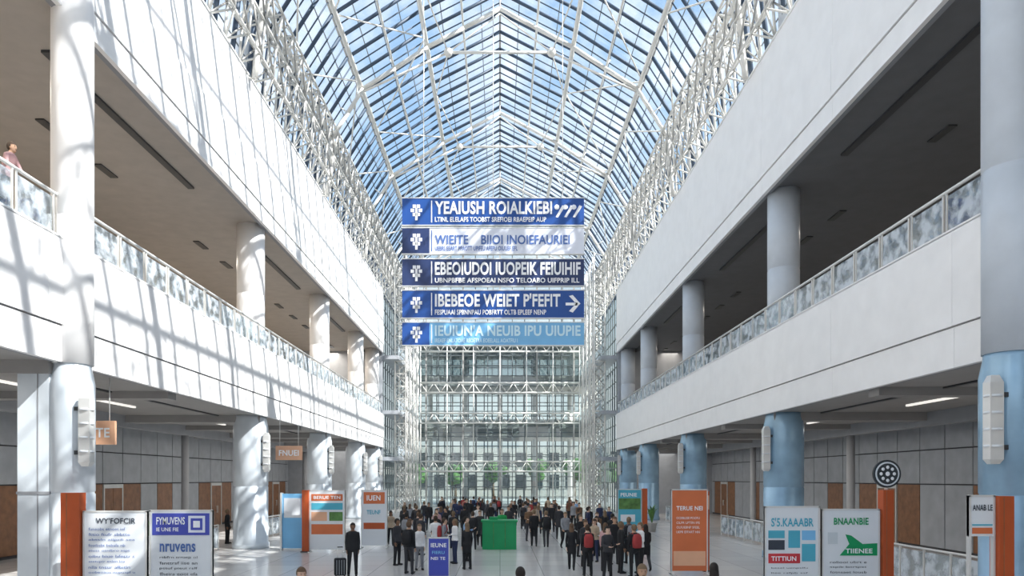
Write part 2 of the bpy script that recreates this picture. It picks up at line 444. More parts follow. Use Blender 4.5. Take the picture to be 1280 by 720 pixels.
for z0, z1 in ((8.0, 9.9), (13.9, 15.1), (18.3, 19.6)):
    bd.box(-11.3, 11.3, YB+0.2, YB+9, z0, z1, CONC)
    bd.box(-11.3, 11.3, YB+0.15, YB+0.2, z0+.5, z0+.6, JOINT)
    bd.tube((-11.3, YB+.5, z1+1.1), (11.3, YB+.5, z1+1.1), .06, STEEL)
for x in (-8.4, -4.2, 0, 4.2, 8.4):
    bd.lathe(x, YB+4.5, [(0.3, 0), (0.3, 18.3)], COLW, 14)
bd.build('far_floor_slabs')
bg = MB()
bg.quad([(-11.3, YB+0.6, 15.1), (11.3, YB+0.6, 15.1), (11.3, YB+.6, 18.3), (-11.3, YB+.6, 18.3)], GLASSD)
bg.quad([(-11.3, YB+9, 0), (11.3, YB+9, 0), (11.3, YB+9, 18.3), (-11.3, YB+9, 18.3)], GLASSW)
k = -11
while k <= 11:
    bg.box(k-.07, k+.07, YB+8.9, YB+9.1, 0, 18.3, MULL); k += 1
z = 0.8
while z < 18:
    bg.box(-11.3, 11.3, YB+8.9, YB+9.1, z-.05, z+.05, MULL); z += 1.1
bg.build('window_2')
br_ = MB()
for z in (5.2, 10.6, 14.0, 18.6):
    br_.tube((-8.9, YB-1.4, z), (8.9, YB-1.4, z), 0.11, TUBE, 6); br_.tube((-8.9, YB-1.4, z-1.1), (8.9, YB-1.4, z-1.1), 0.11, TUBE, 6)
    x = -8.9
    while x < 8.8:
        br_.tube((x, YB-1.4, z), (x+0.7417, YB-1.4, z-1.1), 0.05, TUBE, 4); br_.tube((x+.7417, YB-1.4, z-1.1), (x+1.4833, YB-1.4, z), 0.05, TUBE, 4)
        br_.tube((x, YB-1.4, z), (x, YB-0.1, z), 0.04, TUBE, 4); x += 1.4833
for x in (-8.9, -5.93, -2.97, 0, 2.97, 5.93, 8.9):
    br_.tube((x, YB-1.4, 0 if abs(x) > 4 else 4.1), (x, YB-1.4, 18.6), .07, TUBE, 6)
br_.build('wind_truss')

def tree(x, y, h):
    t = MB(); rr = random.Random(int(x*10))
    t.tube((x, y, -0.05), (x, y, h*0.5), 0.25, BARK, 8, r2=0.12)
    for i in range(5):
        a = i*1.3; t.tube((x, y, h*0.42), (x+math.cos(a)*h*.18, y+math.sin(a)*h*.18, h*.65), 0.09, BARK, 6, r2=.04)
    for i in range(16):
        a = rr.random()*6.28; d = rr.random()*h*.25
        t.ell((x+math.cos(a)*d, y+math.sin(a)*d, h*(.5+rr.random()*.4)), h*.14, h*.14, h*.11, LEAF, 8, 5)
    t.build('street_tree')
for x in (-12, -6.5, -1, 5, 10.5, 15): tree(x, 100+random.random()*6, 5.5+random.random()*1.5)
ob = MB()
ob.box(-40, 40, 130, 140, 0, 9, CONC)
for i in range(26):
    for j in range(2): ob.box(-39+i*3, -37.2+i*3, 129.9, 130, 1.5+j*4, 4+j*4, DARK)
ob.build('office_building')

# ---------------------------------------------------------------- hanging signs
HS = empty('hanging_directional_sign', (0, 30, 0))
XL, XR = -4.12, 3.54
rows = [(13.96, 15.11, BLUE, 'YEAIUSH ROIALKIEBI', LETW), (12.75, 13.86, SWHITE, 'WIEITE    BIIOI INOIEFAURIEI', LETB),
        (11.40, 12.55, NAVY, 'EBEOIUDOI IUOPEIK FEIUIHIF', LETW), (10.05, 11.23, BLUE, "IBEBEOE WEIET P'FEFIT", LETW), (8.90, 9.88, SLIGHT, "IEUIUN'A NEUIB IPU UIUPIE", LETP)]
sp = MB()
for i, (z0, z1, m, s, lm) in enumerate(rows):
    sp.box(XL, XR, -0.06, 0.06, z0, z1, m)
    sp.box(XL-0.03, XR+0.03, -0.075, 0.075, z1-0.02, z1+0.02, STEEL); sp.box(XL-0.03, XR+0.03, -0.075, 0.075, z0-0.02, z0+0.02, STEEL)
    H = z1-z0
    if i in (1, 4): sp.box(XL+0.0, XL+1.15, -0.07, -0.05, z0+.03, z1-.03, NAVY if i == 1 else BLUE)
    sp.box(XL+1.22, XL+1.26, -0.07, -0.06, z0+0.1*H, z1-0.1*H, lm if i != 4 else LETW)
    cx, cz = XL+0.6, (z0+z1)/2+0.05
    for a in range(6):
        t = a*math.pi/3; sp.box(cx+.17*math.cos(t)-.07, cx+.17*math.cos(t)+.07, -0.075, -0.068, cz+.2*math.sin(t)-.07, cz+.2*math.sin(t)+.07, LETW)
    sp.box(cx-.05, cx+.05, -.075, -.068, cz-.42, cz+.1, LETW)
    text(HS, 'title_%d' % i, s, XL+1.38, XR-(1.35 if i == 0 else 1.0 if i == 3 else 0.15 if i != 1 else 0.6), z0+H*(0.40 if i != 1 else .36), z0+H*(0.88 if i != 1 else .72), -0.08, lm, 0.03 if i != 1 else .02)
    text(HS, 'subtitle_%d' % i, gibber(42, i+3), XL+1.38, XR-(1.6 if i in (0, 3) else .2 if i == 2 else 2.8), z0+H*0.12, z0+H*0.30, -0.08, lm, 0.02)
cx, cz = XR-.42, 10.64
sp.quad([(cx-.22, -.08, cz+.34), (cx-.06, -.08, cz+.38), (cx+.26, -.08, cz+.02), (cx+.08, -.08, cz+.02)], LETW)
sp.quad([(cx+.08, -.08, cz+.02), (cx+.26, -.08, cz+.02), (cx-.06, -.08, cz-.36), (cx-.22, -.08, cz-.30)], LETW)
sp.quad([(cx-.36, -.08, cz+.06), (cx-.36, -.08, cz-.06), (cx+.14, -.08, cz-.06), (cx+.14, -.08, cz+.06)], LETW)
for k in range(3):
    sp.quad([(XR-1.2+k*.36, -.08, 14.3), (XR-1.1+k*.36, -.08, 14.28), (XR-.8+k*.36, -.08, 14.75), (XR-.92+k*.36, -.08, 14.8)], LETW)
    sp.ell((XR-1.15+k*.36, -.07, 14.72), .11, .01, .11, LETW, 10, 5)
sp.build('sign_panels', HS)
ca = MB()
for x in (XL+0.9, (XL+XR)/2, XR-0.9):
    ca.tube((x, 0, 8.9), (x, 0, zroof(x)-1.3), 0.02, STEEL, 6)
    ca.tube((x, 0, zroof(x)-1.3), (x, 1.0, zroof(x)-1.3), 0.05, TUBE, 6)
    ca.tube((x, 0, zroof(x)-1.3), (x, 1.0, zroof(x)-.1), 0.03, TUBE, 6)
ca.build('suspension_cables', HS)

# ---------------------------------------------------------------- boards
def board(name, x0, x1, y, ztop, base, post=None, rz=0, zbot=0.12):
    cx = (x0+x1)/2; w = (x1-x0)/2
    e = empty(name, (cx, y, 0), rz)
    m = MB(); m.box(-w, w, -0.04, 0.04, zbot, ztop, base)
    for xx in (-w, w-0.04): m.box(xx, xx+0.04, -0.05, 0.05, 0, ztop, STEEL)
    m.box(-w, w, -0.05, 0.05, ztop-0.03, ztop+0.01, STEEL)
    for xx in (-w, w-.06): m.box(xx, xx+.06, -0.3, 0.3, 0, 0.04, STEEL)
    if post:
        px, pw, pz = post; m.box(px-cx, px-cx+pw, -0.14, 0.14, 0.0, pz, ORANGE); m.box(px-cx-.05, px-cx+pw+.05, -0.2, 0.2, 0.0, 0.05, DARK)
        m.box(px-cx+pw*.3, px-cx+pw*.34, -0.145, 0.145, 0.05, pz-.02, WOOD)
    m.build('panel', e)
    return e, w
def patch(e, nm, items):
    m = MB()
    for (x0, x1, z0, z1, mt) in items: m.box(x0, x1, -0.052, -0.03, z0, z1, mt)
    m.build(nm, e)

e, w = board('information_board', -9.95, -8.42, 17.0, 2.52, BOARD, post=(-10.42, .44, 2.96))
text(e, 'heading', "WY'FOFCIR", -0.45, 0.5, 2.22, 2.36, -0.055, LETK)
for k in range(11):
    text(e, 'line_%d' % k, gibber(18, k+50).lower(), -0.62, 0.25+0.35*((k*7) % 3)/3, 2.06-k*0.13, 2.13-k*0.13, -0.055, LETB, 0.0)
e, w = board('information_board', -8.36, -6.86, 17.0, 2.54, BOARD)
patch(e, 'graphics', [(-.68, .68, 1.95, 2.47, VIOLET)])
m = MB()
for k_, (a, mm) in enumerate(((.20, SWHITE), (.14, VIOLET), (.08, LETW))): m.box(.38-a, .38+a, -.056-.003*k_, -.05, 2.21-a, 2.21+a, mm)
m.build('emblem', e)
text(e, 'heading', 'FYMUVENS', -.58, .1, 2.2, 2.38, -.058, LETW); text(e, 'subheading', 'IE UNE FIE', -.58, -.05, 2.04, 2.13, -.058, LETW)
text(e, 'body', 'nruvens', -.5, .35, 1.55, 1.75, -.058, LETB)
for k in range(6): text(e, 'line_%d' % k, gibber(16, k+80).lower(), -.5, .4, 1.38-k*.13, 1.45-k*.13, -.058, LETK, 0)

e, w = board('information_board', 6.87, 8.30, 18.5, 2.57, BOARD)
patch(e, 'graphics', [(-.62, -.2, 1.75, 1.95, TEAL), (-.62, -.2, 1.45, 1.7, LETK), (-.1, .2, 1.5, 1.95, TEAL), (.25, .6, 1.7, 1.95, SLIGHT), (-.62, .2, 1.1, 1.35, RED), (.25, .6, 1.15, 1.6, TEAL)])
text(e, 'heading', "S'5.KAAABR", -.55, .55, 2.05, 2.28, -.056, TEAL); text(e, 'tag', 'TITTIUN', -.55, .1, 1.16, 1.28, -.056, LETW)
for k in range(4): text(e, 'line_%d' % k, gibber(14, k+90).lower(), -.55, .4, .95-k*.13, 1.0-k*.13, -.056, LETK, 0)
e, w = board('information_board', 8.36, 9.86, 18.5, 2.5, BOARD, post=(9.9, .27, 3.0))
text(e, 'heading', 'BNAANBIE', -.45, .45, 2.1, 2.28, -.056, GREEN)
m = MB(); m.quad([(-.3,-.052,1.3),(.68,-.052,1.3),(.68,-.052,1.62),(.3,-.052,1.6),(.0,-.052,1.82),(-.15,-.052,1.85),(-.05,-.052,1.6)], GREEN); m.box(-.6, -.35, -.052, -.03, 1.6, 1.9, BOARDG); m.build('graphics', e)
text(e, 'body', 'TIIENEE', -.15, .55, 1.36, 1.48, -.058, LETW)
for k in range(4): text(e, 'line_%d' % k, gibber(14, k+99).lower(), -.55, .4, 1.1-k*.13, 1.16-k*.13, -.056, LETK, 0)
rd = MB()
n = 28
def disc(r, y, m, x0=10.03, z0=3.42, th=.06):
    rd.rings([[(x0+r*math.cos(2*math.pi*j/n), yy, z0+r*math.sin(2*math.pi*j/n)) for j in range(n)] for yy in (y, y+th)], m, smooth=False)
disc(.36, 18.42, DARK); disc(.31, 18.41, BOARD, th=.01); disc(.27, 18.40, DARK, th=.01)
for a in range(8):
    t = a*math.pi/4; rd.ell((10.03+.17*math.cos(t), 18.395, 3.42+.17*math.sin(t)), .045, .01, .045, LETW, 8, 5)
rd.ell((10.03, 18.395, 3.42), .06, .01, .06, LETW, 8, 5)
rd.tube((10.03, 18.47, 3.0), (10.03, 18.47, 3.1), .05, STEEL)
rd.build('round_sign')

e, w = board('direction_totem', 9.34, 9.86, 14.2, 2.96, BOARD, post=(9.87, .3, 2.95), zbot=2.15)
patch(e, 'graphics', [(-.2, .2, 2.2, 2.32, ORANGE2), (-.2, .2, 2.36, 2.39, TEAL)]); text(e, 'heading', 'ANAB LE', -.2, .2, 2.66, 2.78, -.056, LETK)

e, w = board('information_board', -8.55, -6.95, 31.9, 2.76, BOARD, post=(-8.85, .3, 2.78))
patch(e, 'graphics', [(-.7, .7, 2.3, 2.6, ORANGE2), (-.7, .7, 1.9, 2.2, TEAL), (-.7, 0, 1.4, 1.8, PALEOR), (.1, .7, 1.4, 1.8, LEAF), (-.7, .7, .8, 1.25, ORANGE2)])
text(e, 'heading', 'BERUE TEN', -.6, .6, 2.38, 2.52, -.056, LETW)
e, w = board('information_board', -6.6, -5.35, 33.8, 2.75, BOARD)
patch(e, 'graphics', [(-.5, .5, 2.1, 2.65, ORANGE2), (-.5, .5, .9, 1.2, ORANGE)]); text(e, 'heading', 'IUEN', -.35, .3, 2.25, 2.5, -.056, LETW); text(e, 'sub', 'TEUNF', -.35, .3, 1.6, 1.8, -.056, TEAL)
e, w = board('information_board', 5.88, 7.15, 24.5, 2.92, ORANGE2)
patch(e, 'graphics', [(-.55, .55, .3, .8, PALEOR)]); text(e, 'heading', 'TERUE NEI', -.45, .45, 2.2, 2.35, -.056, LETW)
for k in range(4): text(e, 'line_%d' % k, gibber(14, k+120), -.45, .35, 1.9-k*.16, 1.98-k*.16, -.056, LETW, 0)
e, w = board('information_board', 6.5, 7.85, 39.4, 2.7, TEAL, post=(7.88, .26, 2.75))
patch(e, 'graphics', [(-.6, .6, 1.6, 2.2, LEAF), (-.5, .3, .9, 1.3, BOARD)]); text(e, 'heading', 'PEUNIE', -.5, .4, 2.3, 2.5, -.056, LETW)
m = MB(); m.box(7.25, 7.42, 25.2, 25.4, 0, 2.85, ORANGE); m.box(7.2, 7.47, 25.15, 25.45, 0, .05, DARK); m.box(7.26, 7.41, 25.19, 25.2, 2.2, 2.7, PALEOR); m.build('orange_totem')
m = MB(); m.box(-10.0, -9.0, 32.6, 32.7, .1, 2.6, SLIGHT); m.box(-9.9, -9.1, 32.58, 32.6, 1.5, 2.4, BOARD); m.box(-10.05, -9.98, 32.5, 32.8, 0, 2.65, STEEL); m.box(-9.02, -8.95, 32.5, 32.8, 0, 2.65, STEEL); m.build('display_panel')

e, w = board('banner_stand', -2.42, -1.68, 23.8, 1.32, VIOLET, zbot=0.05)
text(e, 'heading', 'IEUNE', -.26, .26, 1.0, 1.14, -.056, LETW); text(e, 'line_1', 'FIERU', -.22, .2, .78, .88, -.056, SLIGHT); text(e, 'line_2', 'NEI TE', -.26, .22, .58, .68, -.056, LETW)

gc = MB()
gc.box(-.82, .76, 33.0, 33.9, 0, 1.28, GREEN); gc.box(-.88, .82, 32.94, 33.96, 1.28, 1.36, GREEN); gc.box(-.78, .72, 33.04, 33.86, -0.0, .08, DARK)
for x in (-.3, .24): gc.box(x-.01, x+.01, 32.985, 33.0, .08, 1.28, LEAF)
gc.box(-.5, -.1, 33.3, 33.6, 1.36, 1.5, GREEN)
gc.build('reception_counter')

def hang(x0, x1, y, z0, z1, zc, m, s, lm):
    e = empty('hanging_sign', ((x0+x1)/2, y, 0)); w = (x1-x0)/2
    g_ = MB(); g_.box(-w, w, -.05, .05, z0, z1, m); g_.tube((-w*.7, 0, z1), (-w*.7, 0, zc), .015, STEEL); g_.tube((w*.7, 0, z1), (w*.7, 0, zc), .015, STEEL)
    g_.build('panel', e); text(e, 'lettering', s, -w*.75, w*.75, z0+(z1-z0)*.3, z0+(z1-z0)*.7, -.055, lm)
hang(-12.55, -11.35, 21.0, 4.3, 5.0, 6.27, PALEOR, 'IERTE', LETW)
hang(-11.0, -9.7, 34.9, 4.2, 4.9, 6.22, PALEOR, 'FNUEI', LETW)
hang(-14.5, -13.2, 40.0, 4.2, 4.8, 6.27, TEAL, 'PEUN', LETW)

for s, ys in ((1, (16.6, 28.0)), (-1, (19.8, 32.2)), (1, (31.4, 42.0)), (-1, (35.4, 45.0)), (1, (45.3, 55.0)), (-1, (48.3, 57.0))):
    lb = MB(); xx = s*13.0; y = ys[0]
    while y < ys[1]-0.5:
        lb.box(xx-.025, xx+.025, y-.025, y+.025, 0, 1.15, STEEL); lb.box(xx-.008, xx+.008, y+.06, y+1.24, .12, 1.05, GLASSR); y += 1.3
    lb.box(xx-.025, xx+.025, y-.025, y+.025, 0, 1.15, STEEL)
    lb.tube((xx, ys[0], 1.15), (xx, y, 1.15), .035, STEEL); lb.build('glass_barrier')

def plant(x, y, h):
    p = MB(); p.lathe(x, y, [(.22, 0), (.30, .5), (.33, .52), (.33, .58), (.28, .58), (.27, .5)], POT, 18)
    rr = random.Random(int(x*7+y))
    for i in range(26):
        a = rr.random()*6.28; L = h*(.5+.5*rr.random()); sp_ = .2+.45*rr.random()
        p0 = Vector((x, y, .5)); p1 = p0+Vector((math.cos(a)*sp_*.4, math.sin(a)*sp_*.4, L*.7)); p2 = p0+Vector((math.cos(a)*sp_, math.sin(a)*sp_, L*.85))
        w_ = Vector((-math.sin(a), math.cos(a), 0))*.05
        p.quad([p0-w_*.3, p0+w_*.3, p1+w_, p1-w_], LEAF); p.quad([p1-w_, p1+w_, p2], LEAF)
    p.build('potted_plant')
plant(-13.6, 24.5, 1.7); plant(-14.2, 29.0, 1.6); plant(13.9, 26.0, 1.6); plant(9.4, 44, 1.5)

# ---------------------------------------------------------------- people
SH_ = (.165, 0, 1.385); SR_ = (-.165, 0, 1.385)
PS = {
 'stand': dict(L=[(.09,0,.92),(.10,-.01,.49),(.11,.01,.09)], R=[(-.09,0,.92),(-.11,.0,.49),(-.13,.02,.09)], la=[SH_,(.20,.03,1.12),(.19,-.05,.87)], ra=[SR_,(-.20,.03,1.12),(-.195,-.04,.87)]),
 'walk': dict(L=[(.09,0,.92),(.095,-.17,.52),(.10,-.26,.11)], R=[(-.09,0,.92),(-.095,.07,.50),(-.10,.36,.20)], la=[SH_,(.20,.14,1.14),(.195,.12,.87)], ra=[SR_,(-.20,-.08,1.13),(-.185,-.27,.95)]),
 'walk2': dict(L=[(.09,0,.92),(.095,.05,.50),(.10,.30,.17)], R=[(-.09,0,.92),(-.095,-.14,.51),(-.10,-.19,.09)], la=[SH_,(.20,-.09,1.14),(.185,-.25,.94)], ra=[SR_,(-.20,.12,1.13),(-.195,.10,.87)]),
 'phone': dict(L=[(.09,0,.92),(.10,-.02,.49),(.12,.01,.09)], R=[(-.09,0,.92),(-.10,.0,.49),(-.10,.02,.09)], la=[SH_,(.21,.02,1.12),(.08,-.24,1.22)], ra=[SR_,(-.20,.02,1.12),(-.195,-.04,.87)]),
 'talk': dict(L=[(.09,0,.92),(.10,-.03,.49),(.13,-.02,.09)], R=[(-.09,0,.92),(-.10,.01,.49),(-.12,.03,.09)], la=[SH_,(.22,-.02,1.12),(.18,-.26,1.15)], ra=[SR_,(-.21,.0,1.12),(-.13,-.24,1.09)]),
 'lean': dict(L=[(.09,.05,.92),(.10,.0,.49),(.12,.05,.09)], R=[(-.09,.05,.92),(-.10,.02,.49),(-.12,.08,.09)], la=[(.165,-.08,1.375),(.25,-.16,1.12),(.20,-.37,1.00)], ra=[(-.165,-.08,1.375),(-.25,-.16,1.12),(-.20,-.37,1.00)]),
}
DUMMY = [mat('cloth_a', (.1,.1,.1)) for _ in range(7)]
def person_mesh(pose, female=False, longhair=False, bag=False, coat=False):
    P = PS[pose]; bm = MB(); M0 = DUMMY[0]; n = 14
    lean = -.08 if pose == 'lean' else 0
    k = .9 if female else 1.0
    def R(cx, cy, cz, rx, ry): return [(cx+rx*math.cos(2*math.pi*j/n), cy+ry*math.sin(2*math.pi*j/n), cz) for j in range(n)]
    hip = P['L'][0][1]
    tors = [(.80,.10,.08,0),(.86,.155,.115,0),(.94,.168*(1.04 if female else 1),.122,0),(1.04,.148*k,.108,.15),(1.14,.142*k,.104,.35),(1.26,.165*k,.118,.6),(1.36,.180*k,.114,.85),(1.41,.178*k,.095,1),(1.44,.15*k,.078,1),(1.465,.10*k,.068,1),(1.49,.06,.06,1)]
    if coat: tors = [(.62,.17,.13,0),(.70,.175,.14,0),(.80,.17,.13,0)]+[(z,a*1.06,b*1.08,c) for z,a,b,c in tors[1:]]
    bm.rings([R(0, hip+(lean-hip)*c, z, rx, ry) for z, rx, ry, c in tors], M0)
    bones = []
    def seg(a, b, r0, r1, slot): bm.tube(a, b, r0, M0, 12, r2=r1, rounded=True); bones.append((Vector(a), Vector(b), r0, r1, slot))
    for leg in (P['L'], P['R']):
        seg(leg[0], leg[1], .088*(1.03 if female else 1), .064, 1); seg(leg[1], leg[2], .062, .050, 1)
        a = Vector(leg[2]); toe = a+Vector((0, -.15, -.035)); lift = a.z-.09
        if lift > .04: toe = a+Vector((0, -.10, -.09 if lift < .1 else -.12))
        seg(a+Vector((0, .035, -.045)), toe+Vector((0,0,-.005)), .042, .036, 4)
    hands = []
    for arm in (P['la'], P['ra']):
        s_, e_, w_ = [Vector((p[0]*(k+.02 if female else 1), p[1], p[2])) for p in arm]
        seg(s_, e_, .055*k, .045*k, 0); seg(e_, w_, .044*k, .034*k, 0); hands.append((e_, w_))
    hy = lean+(-.03 if pose == 'lean' else -.01)
    hz = 1.605
    seg((0, lean+.01, 1.44), (0, hy+.01, 1.55), .055*k, .05*k, 2)
    hd = [(-.118,.028,.03,-.055),(-.095,.05,.058,-.03),(-.04,.068,.085,-.012),(.02,.075,.096,0),(.07,.068,.088,.005),(.105,.042,.056,.01),(.12,.012,.015,.01)]
    bm.rings([R(0, hy+c, hz+dz, rx, ry) for dz, rx, ry, c in hd], M0)
    bones.append((Vector((0, hy, hz-.06)), Vector((0, hy, hz+.06)), .085, .085, 2))
    bm.tube((0, hy-.09, hz+.012), (0, hy-.112, hz-.022), .008, M0, 6, r2=.014, rounded=True)
    for sx in (-1, 1): bm.ell((sx*.078, hy+.01, hz-.005), .012, .022, .032, M0, 8, 5)
    me = bm.mesh('tmp'); o = bpy.data.objects.new('tmp', me); COL.objects.link(o)
    md = o.modifiers.new('r', 'REMESH'); md.mode = 'VOXEL'; md.voxel_size = .015; md.use_smooth_shade = True
    ms = o.modifiers.new('s', 'SMOOTH'); ms.iterations = 4; ms.factor = .5
    dg = bpy.context.evaluated_depsgraph_get(); body = bpy.data.meshes.new_from_object(o.evaluated_get(dg))
    COL.objects.unlink(o); bpy.data.objects.remove(o)
    out = MB(); out.mats = list(DUMMY)
    out.v = [tuple(v.co) for v in body.vertices]
    hem = .60 if coat else .90
    for p in body.polygons:
        c = p.center; best = 9; slot = 0
        for a, b_, r0, r1, s_ in bones:
            ab = b_-a; t = max(0, min(1, (c-a).dot(ab)/ab.length_squared)); d = (c-a-ab*t).length-(r0+(r1-r0)*t)
            if d < best: best = d; slot = s_
        if slot in (0, 1) or (slot == 2 and c.z < 1.465):
            torso = abs(c.x) < .2 and c.z > hem and slot != 0
            if torso: slot = 0
            elif slot == 2: slot = 0
        if slot == 1 and coat and c.z > .64: slot = 0
        out.f.append(tuple(p.vertices)); out.m.append(slot); out.sm.append(True)
    T, PA, SK, HA, SH, BG, EY = DUMMY
    def add(fn, slot):
        k0 = len(out.f); fn()
        for i in range(k0, len(out.f)): out.m[i] = slot
    for hi, (e_, w_) in enumerate(hands):
        d = (w_-e_).normalized(); sgn = 1 if hi == 0 else -1
        wd = Vector((0, 1, 0)) if abs(d.y) < .6 else Vector((1, 0, 0))
        wd = (wd-d*wd.dot(d)).normalized(); nr = d.cross(wd).normalized()
        if nr.x*sgn > 0 and abs(d.y) < .6: nr = -nr
        if pose == 'lean' and nr.z > 0: nr = -nr
        def hand():
            r4 = []
            for t, a, b_ in ((.0,.024,.020),(.03,.034,.017),(.075,.038,.015),(.10,.034,.012)):
                c = w_+d*t; r4.append([c+wd*a*math.cos(2*math.pi*j/10)+nr*b_*math.sin(2*math.pi*j/10) for j in range(10)])
            out.rings(r4, SK)
            for q, L in ((-.027, .058), (-.009, .07), (.009, .074), (.027, .066)):
                a = w_+d*.092+wd*q; b_ = a+d*L*.5+nr*.008; c = b_+d*L*.42+nr*.022
                out.tube(a, b_, .009, SK, 6, r2=.0085, rounded=True); out.tube(b_, c, .0085, SK, 6, r2=.007, rounded=True)
            a = w_+d*.03-wd*.03; b_ = a+d*.035-wd*.025+nr*.008; c = b_+d*.032-wd*.006+nr*.008
            out.tube(a, b_, .011, SK, 6, r2=.010, rounded=True); out.tube(b_, c, .010, SK, 6, r2=.008, rounded=True)
        add(hand, 2)
        if pose == 'phone' and hi == 0:
            add(lambda: out.box(w_.x-.11, w_.x-.03, w_.y-.05, w_.y-.035, w_.z+.0, w_.z+.15, EY), 6)
    for sx in (-1, 1):
        add(lambda: out.ell((sx*.03, hy-.083, hz+.008), .013, .009, .008, BG, 8, 5), 2)
        add(lambda: out.ell((sx*.03, hy-.090, hz+.008), .007, .005, .007, EY, 8, 5), 6)
        add(lambda: out.box(sx*.03-.015, sx*.03+.015, hy-.094, hy-.083, hz+.024, hz+.029, EY), 3)
    add(lambda: out.box(-.022, .022, hy-.094, hy-.078, hz-.060, hz-.053, EY), 6)
    def hair():
        N = 18; K = 12; c = Vector((0, hy+.016, hz+.022)); k0 = len(out.v)
        for a in range(K+1):
            t = -math.pi/2+math.pi*a/K
            for j in range(N):
                ph = 2*math.pi*j/N
                out.v.append((c.x+.088*math.cos(t)*math.cos(ph), c.y+.108*math.cos(t)*math.sin(ph), c.z+.115*math.sin(t)))
        for a in range(K):
            for j in range(N):
                ids = (k0+a*N+j, k0+a*N+(j+1) % N, k0+(a+1)*N+(j+1) % N, k0+(a+1)*N+j)
                cy = sum(out.v[i][1] for i in ids)/4-hy; cz = sum(out.v[i][2] for i in ids)/4-hz
                if cy < -.035 and cz < .062: continue
                if cy < .02 and cz < -.02: continue
                out.f.append(ids); out.m.append(3); out.sm.append(True)
        if longhair:
            out.rings([[(rx*math.cos(2*math.pi*j/12), hy+yy+ry*math.sin(2*math.pi*j/12), hz+z) for j in range(12)] for z, rx, ry, yy in ((.06,.08,.055,.045),(-.03,.088,.05,.06),(-.12,.092,.04,.07),(-.22,.085,.03,.085),(-.27,.05,.02,.09))], HA)
    add(hair, 3)
    if bag:
        def sg(v): return math.copysign(abs(v)**.6, v)
        def bp():
            out.rings([[(rx*sg(math.cos(2*math.pi*j/16)), lean+.19+ry*sg(math.sin(2*math.pi*j/16)), z) for j in range(16)] for z, rx, ry in ((.98,.10,.05),(1.0,.145,.085),(1.15,.155,.095),(1.32,.145,.085),(1.41,.11,.06),(1.43,.06,.03))], BG)
            for sx in (-1, 1):
                out.tube((sx*.10, lean+.11, 1.44), (sx*.10, lean-.09, 1.43), .016, BG, 6); out.tube((sx*.10, lean-.09, 1.43), (sx*.12, lean-.125, 1.25), .016, BG, 6); out.tube((sx*.12, lean-.125, 1.25), (sx*.155, lean+.03, 1.05), .014, BG, 6)
        add(bp, 5)
    me = out.mesh('person_body')
    zmin = min(v.co.z for v in me.vertices)
    for v in me.vertices: v.co.z -= zmin
    return me

variants = {}
def getmesh(*a):
    if a not in variants: variants[a] = person_mesh(*a)
    return variants[a]
cl = {}
def cloth(c, nm):
    if c not in cl: cl[c] = mat(nm, c, .8, var=.12, vscale=6)
    return cl[c]
K_ = (.012,.013,.016); CH = (.035,.036,.042); NV = (.02,.03,.08); WH = (.78,.78,.78); GY = (.25,.26,.28); RD = (.35,.04,.04); GR = (.01,.32,.08); BR = (.16,.09,.05); TN = (.45,.35,.25); LB = (.25,.42,.65); PK = (.55,.33,.33)
SKN = [(.62,.40,.29), (.48,.29,.19), (.24,.13,.08), (.70,.48,.36)]
HRS = [(.02,.015,.012), (.05,.03,.018), (.12,.07,.04), (.18,.12,.07)]
cnt = 0
def person(x, y, rot, pose, top, pants, female=False, longhair=False, bag=False, coat=False, h=None, z=0, skin=None):
    global cnt
    r = random.Random(cnt*13+5); cnt += 1
    me = getmesh(pose, female, longhair, bag, coat)
    o = bpy.data.objects.new('woman' if female else 'man', me); COL.objects.link(o)
    H = h or (1.66+r.random()*.08 if female else 1.74+r.random()*.1)
    sc = H/1.72; o.scale = (sc, sc, sc); o.location = (x, y, z); o.rotation_euler = (0, 0, math.radians(rot))
    ms = [cloth(top, 'jacket_fabric'), cloth(pants, 'trouser_fabric'), cloth(SKN[r.randrange(4)] if skin is None else SKN[skin], 'skin'), cloth(HRS[r.randrange(4)], 'hair'), cloth(K_, 'shoe'), cloth([K_, NV, RD, GY][r.randrange(4)], 'bag_fabric'), cloth((.01,.01,.012), 'eye_dark')]
    for i, m in enumerate(ms): o.material_slots[i].link = 'OBJECT'; o.material_slots[i].material = m
    return o
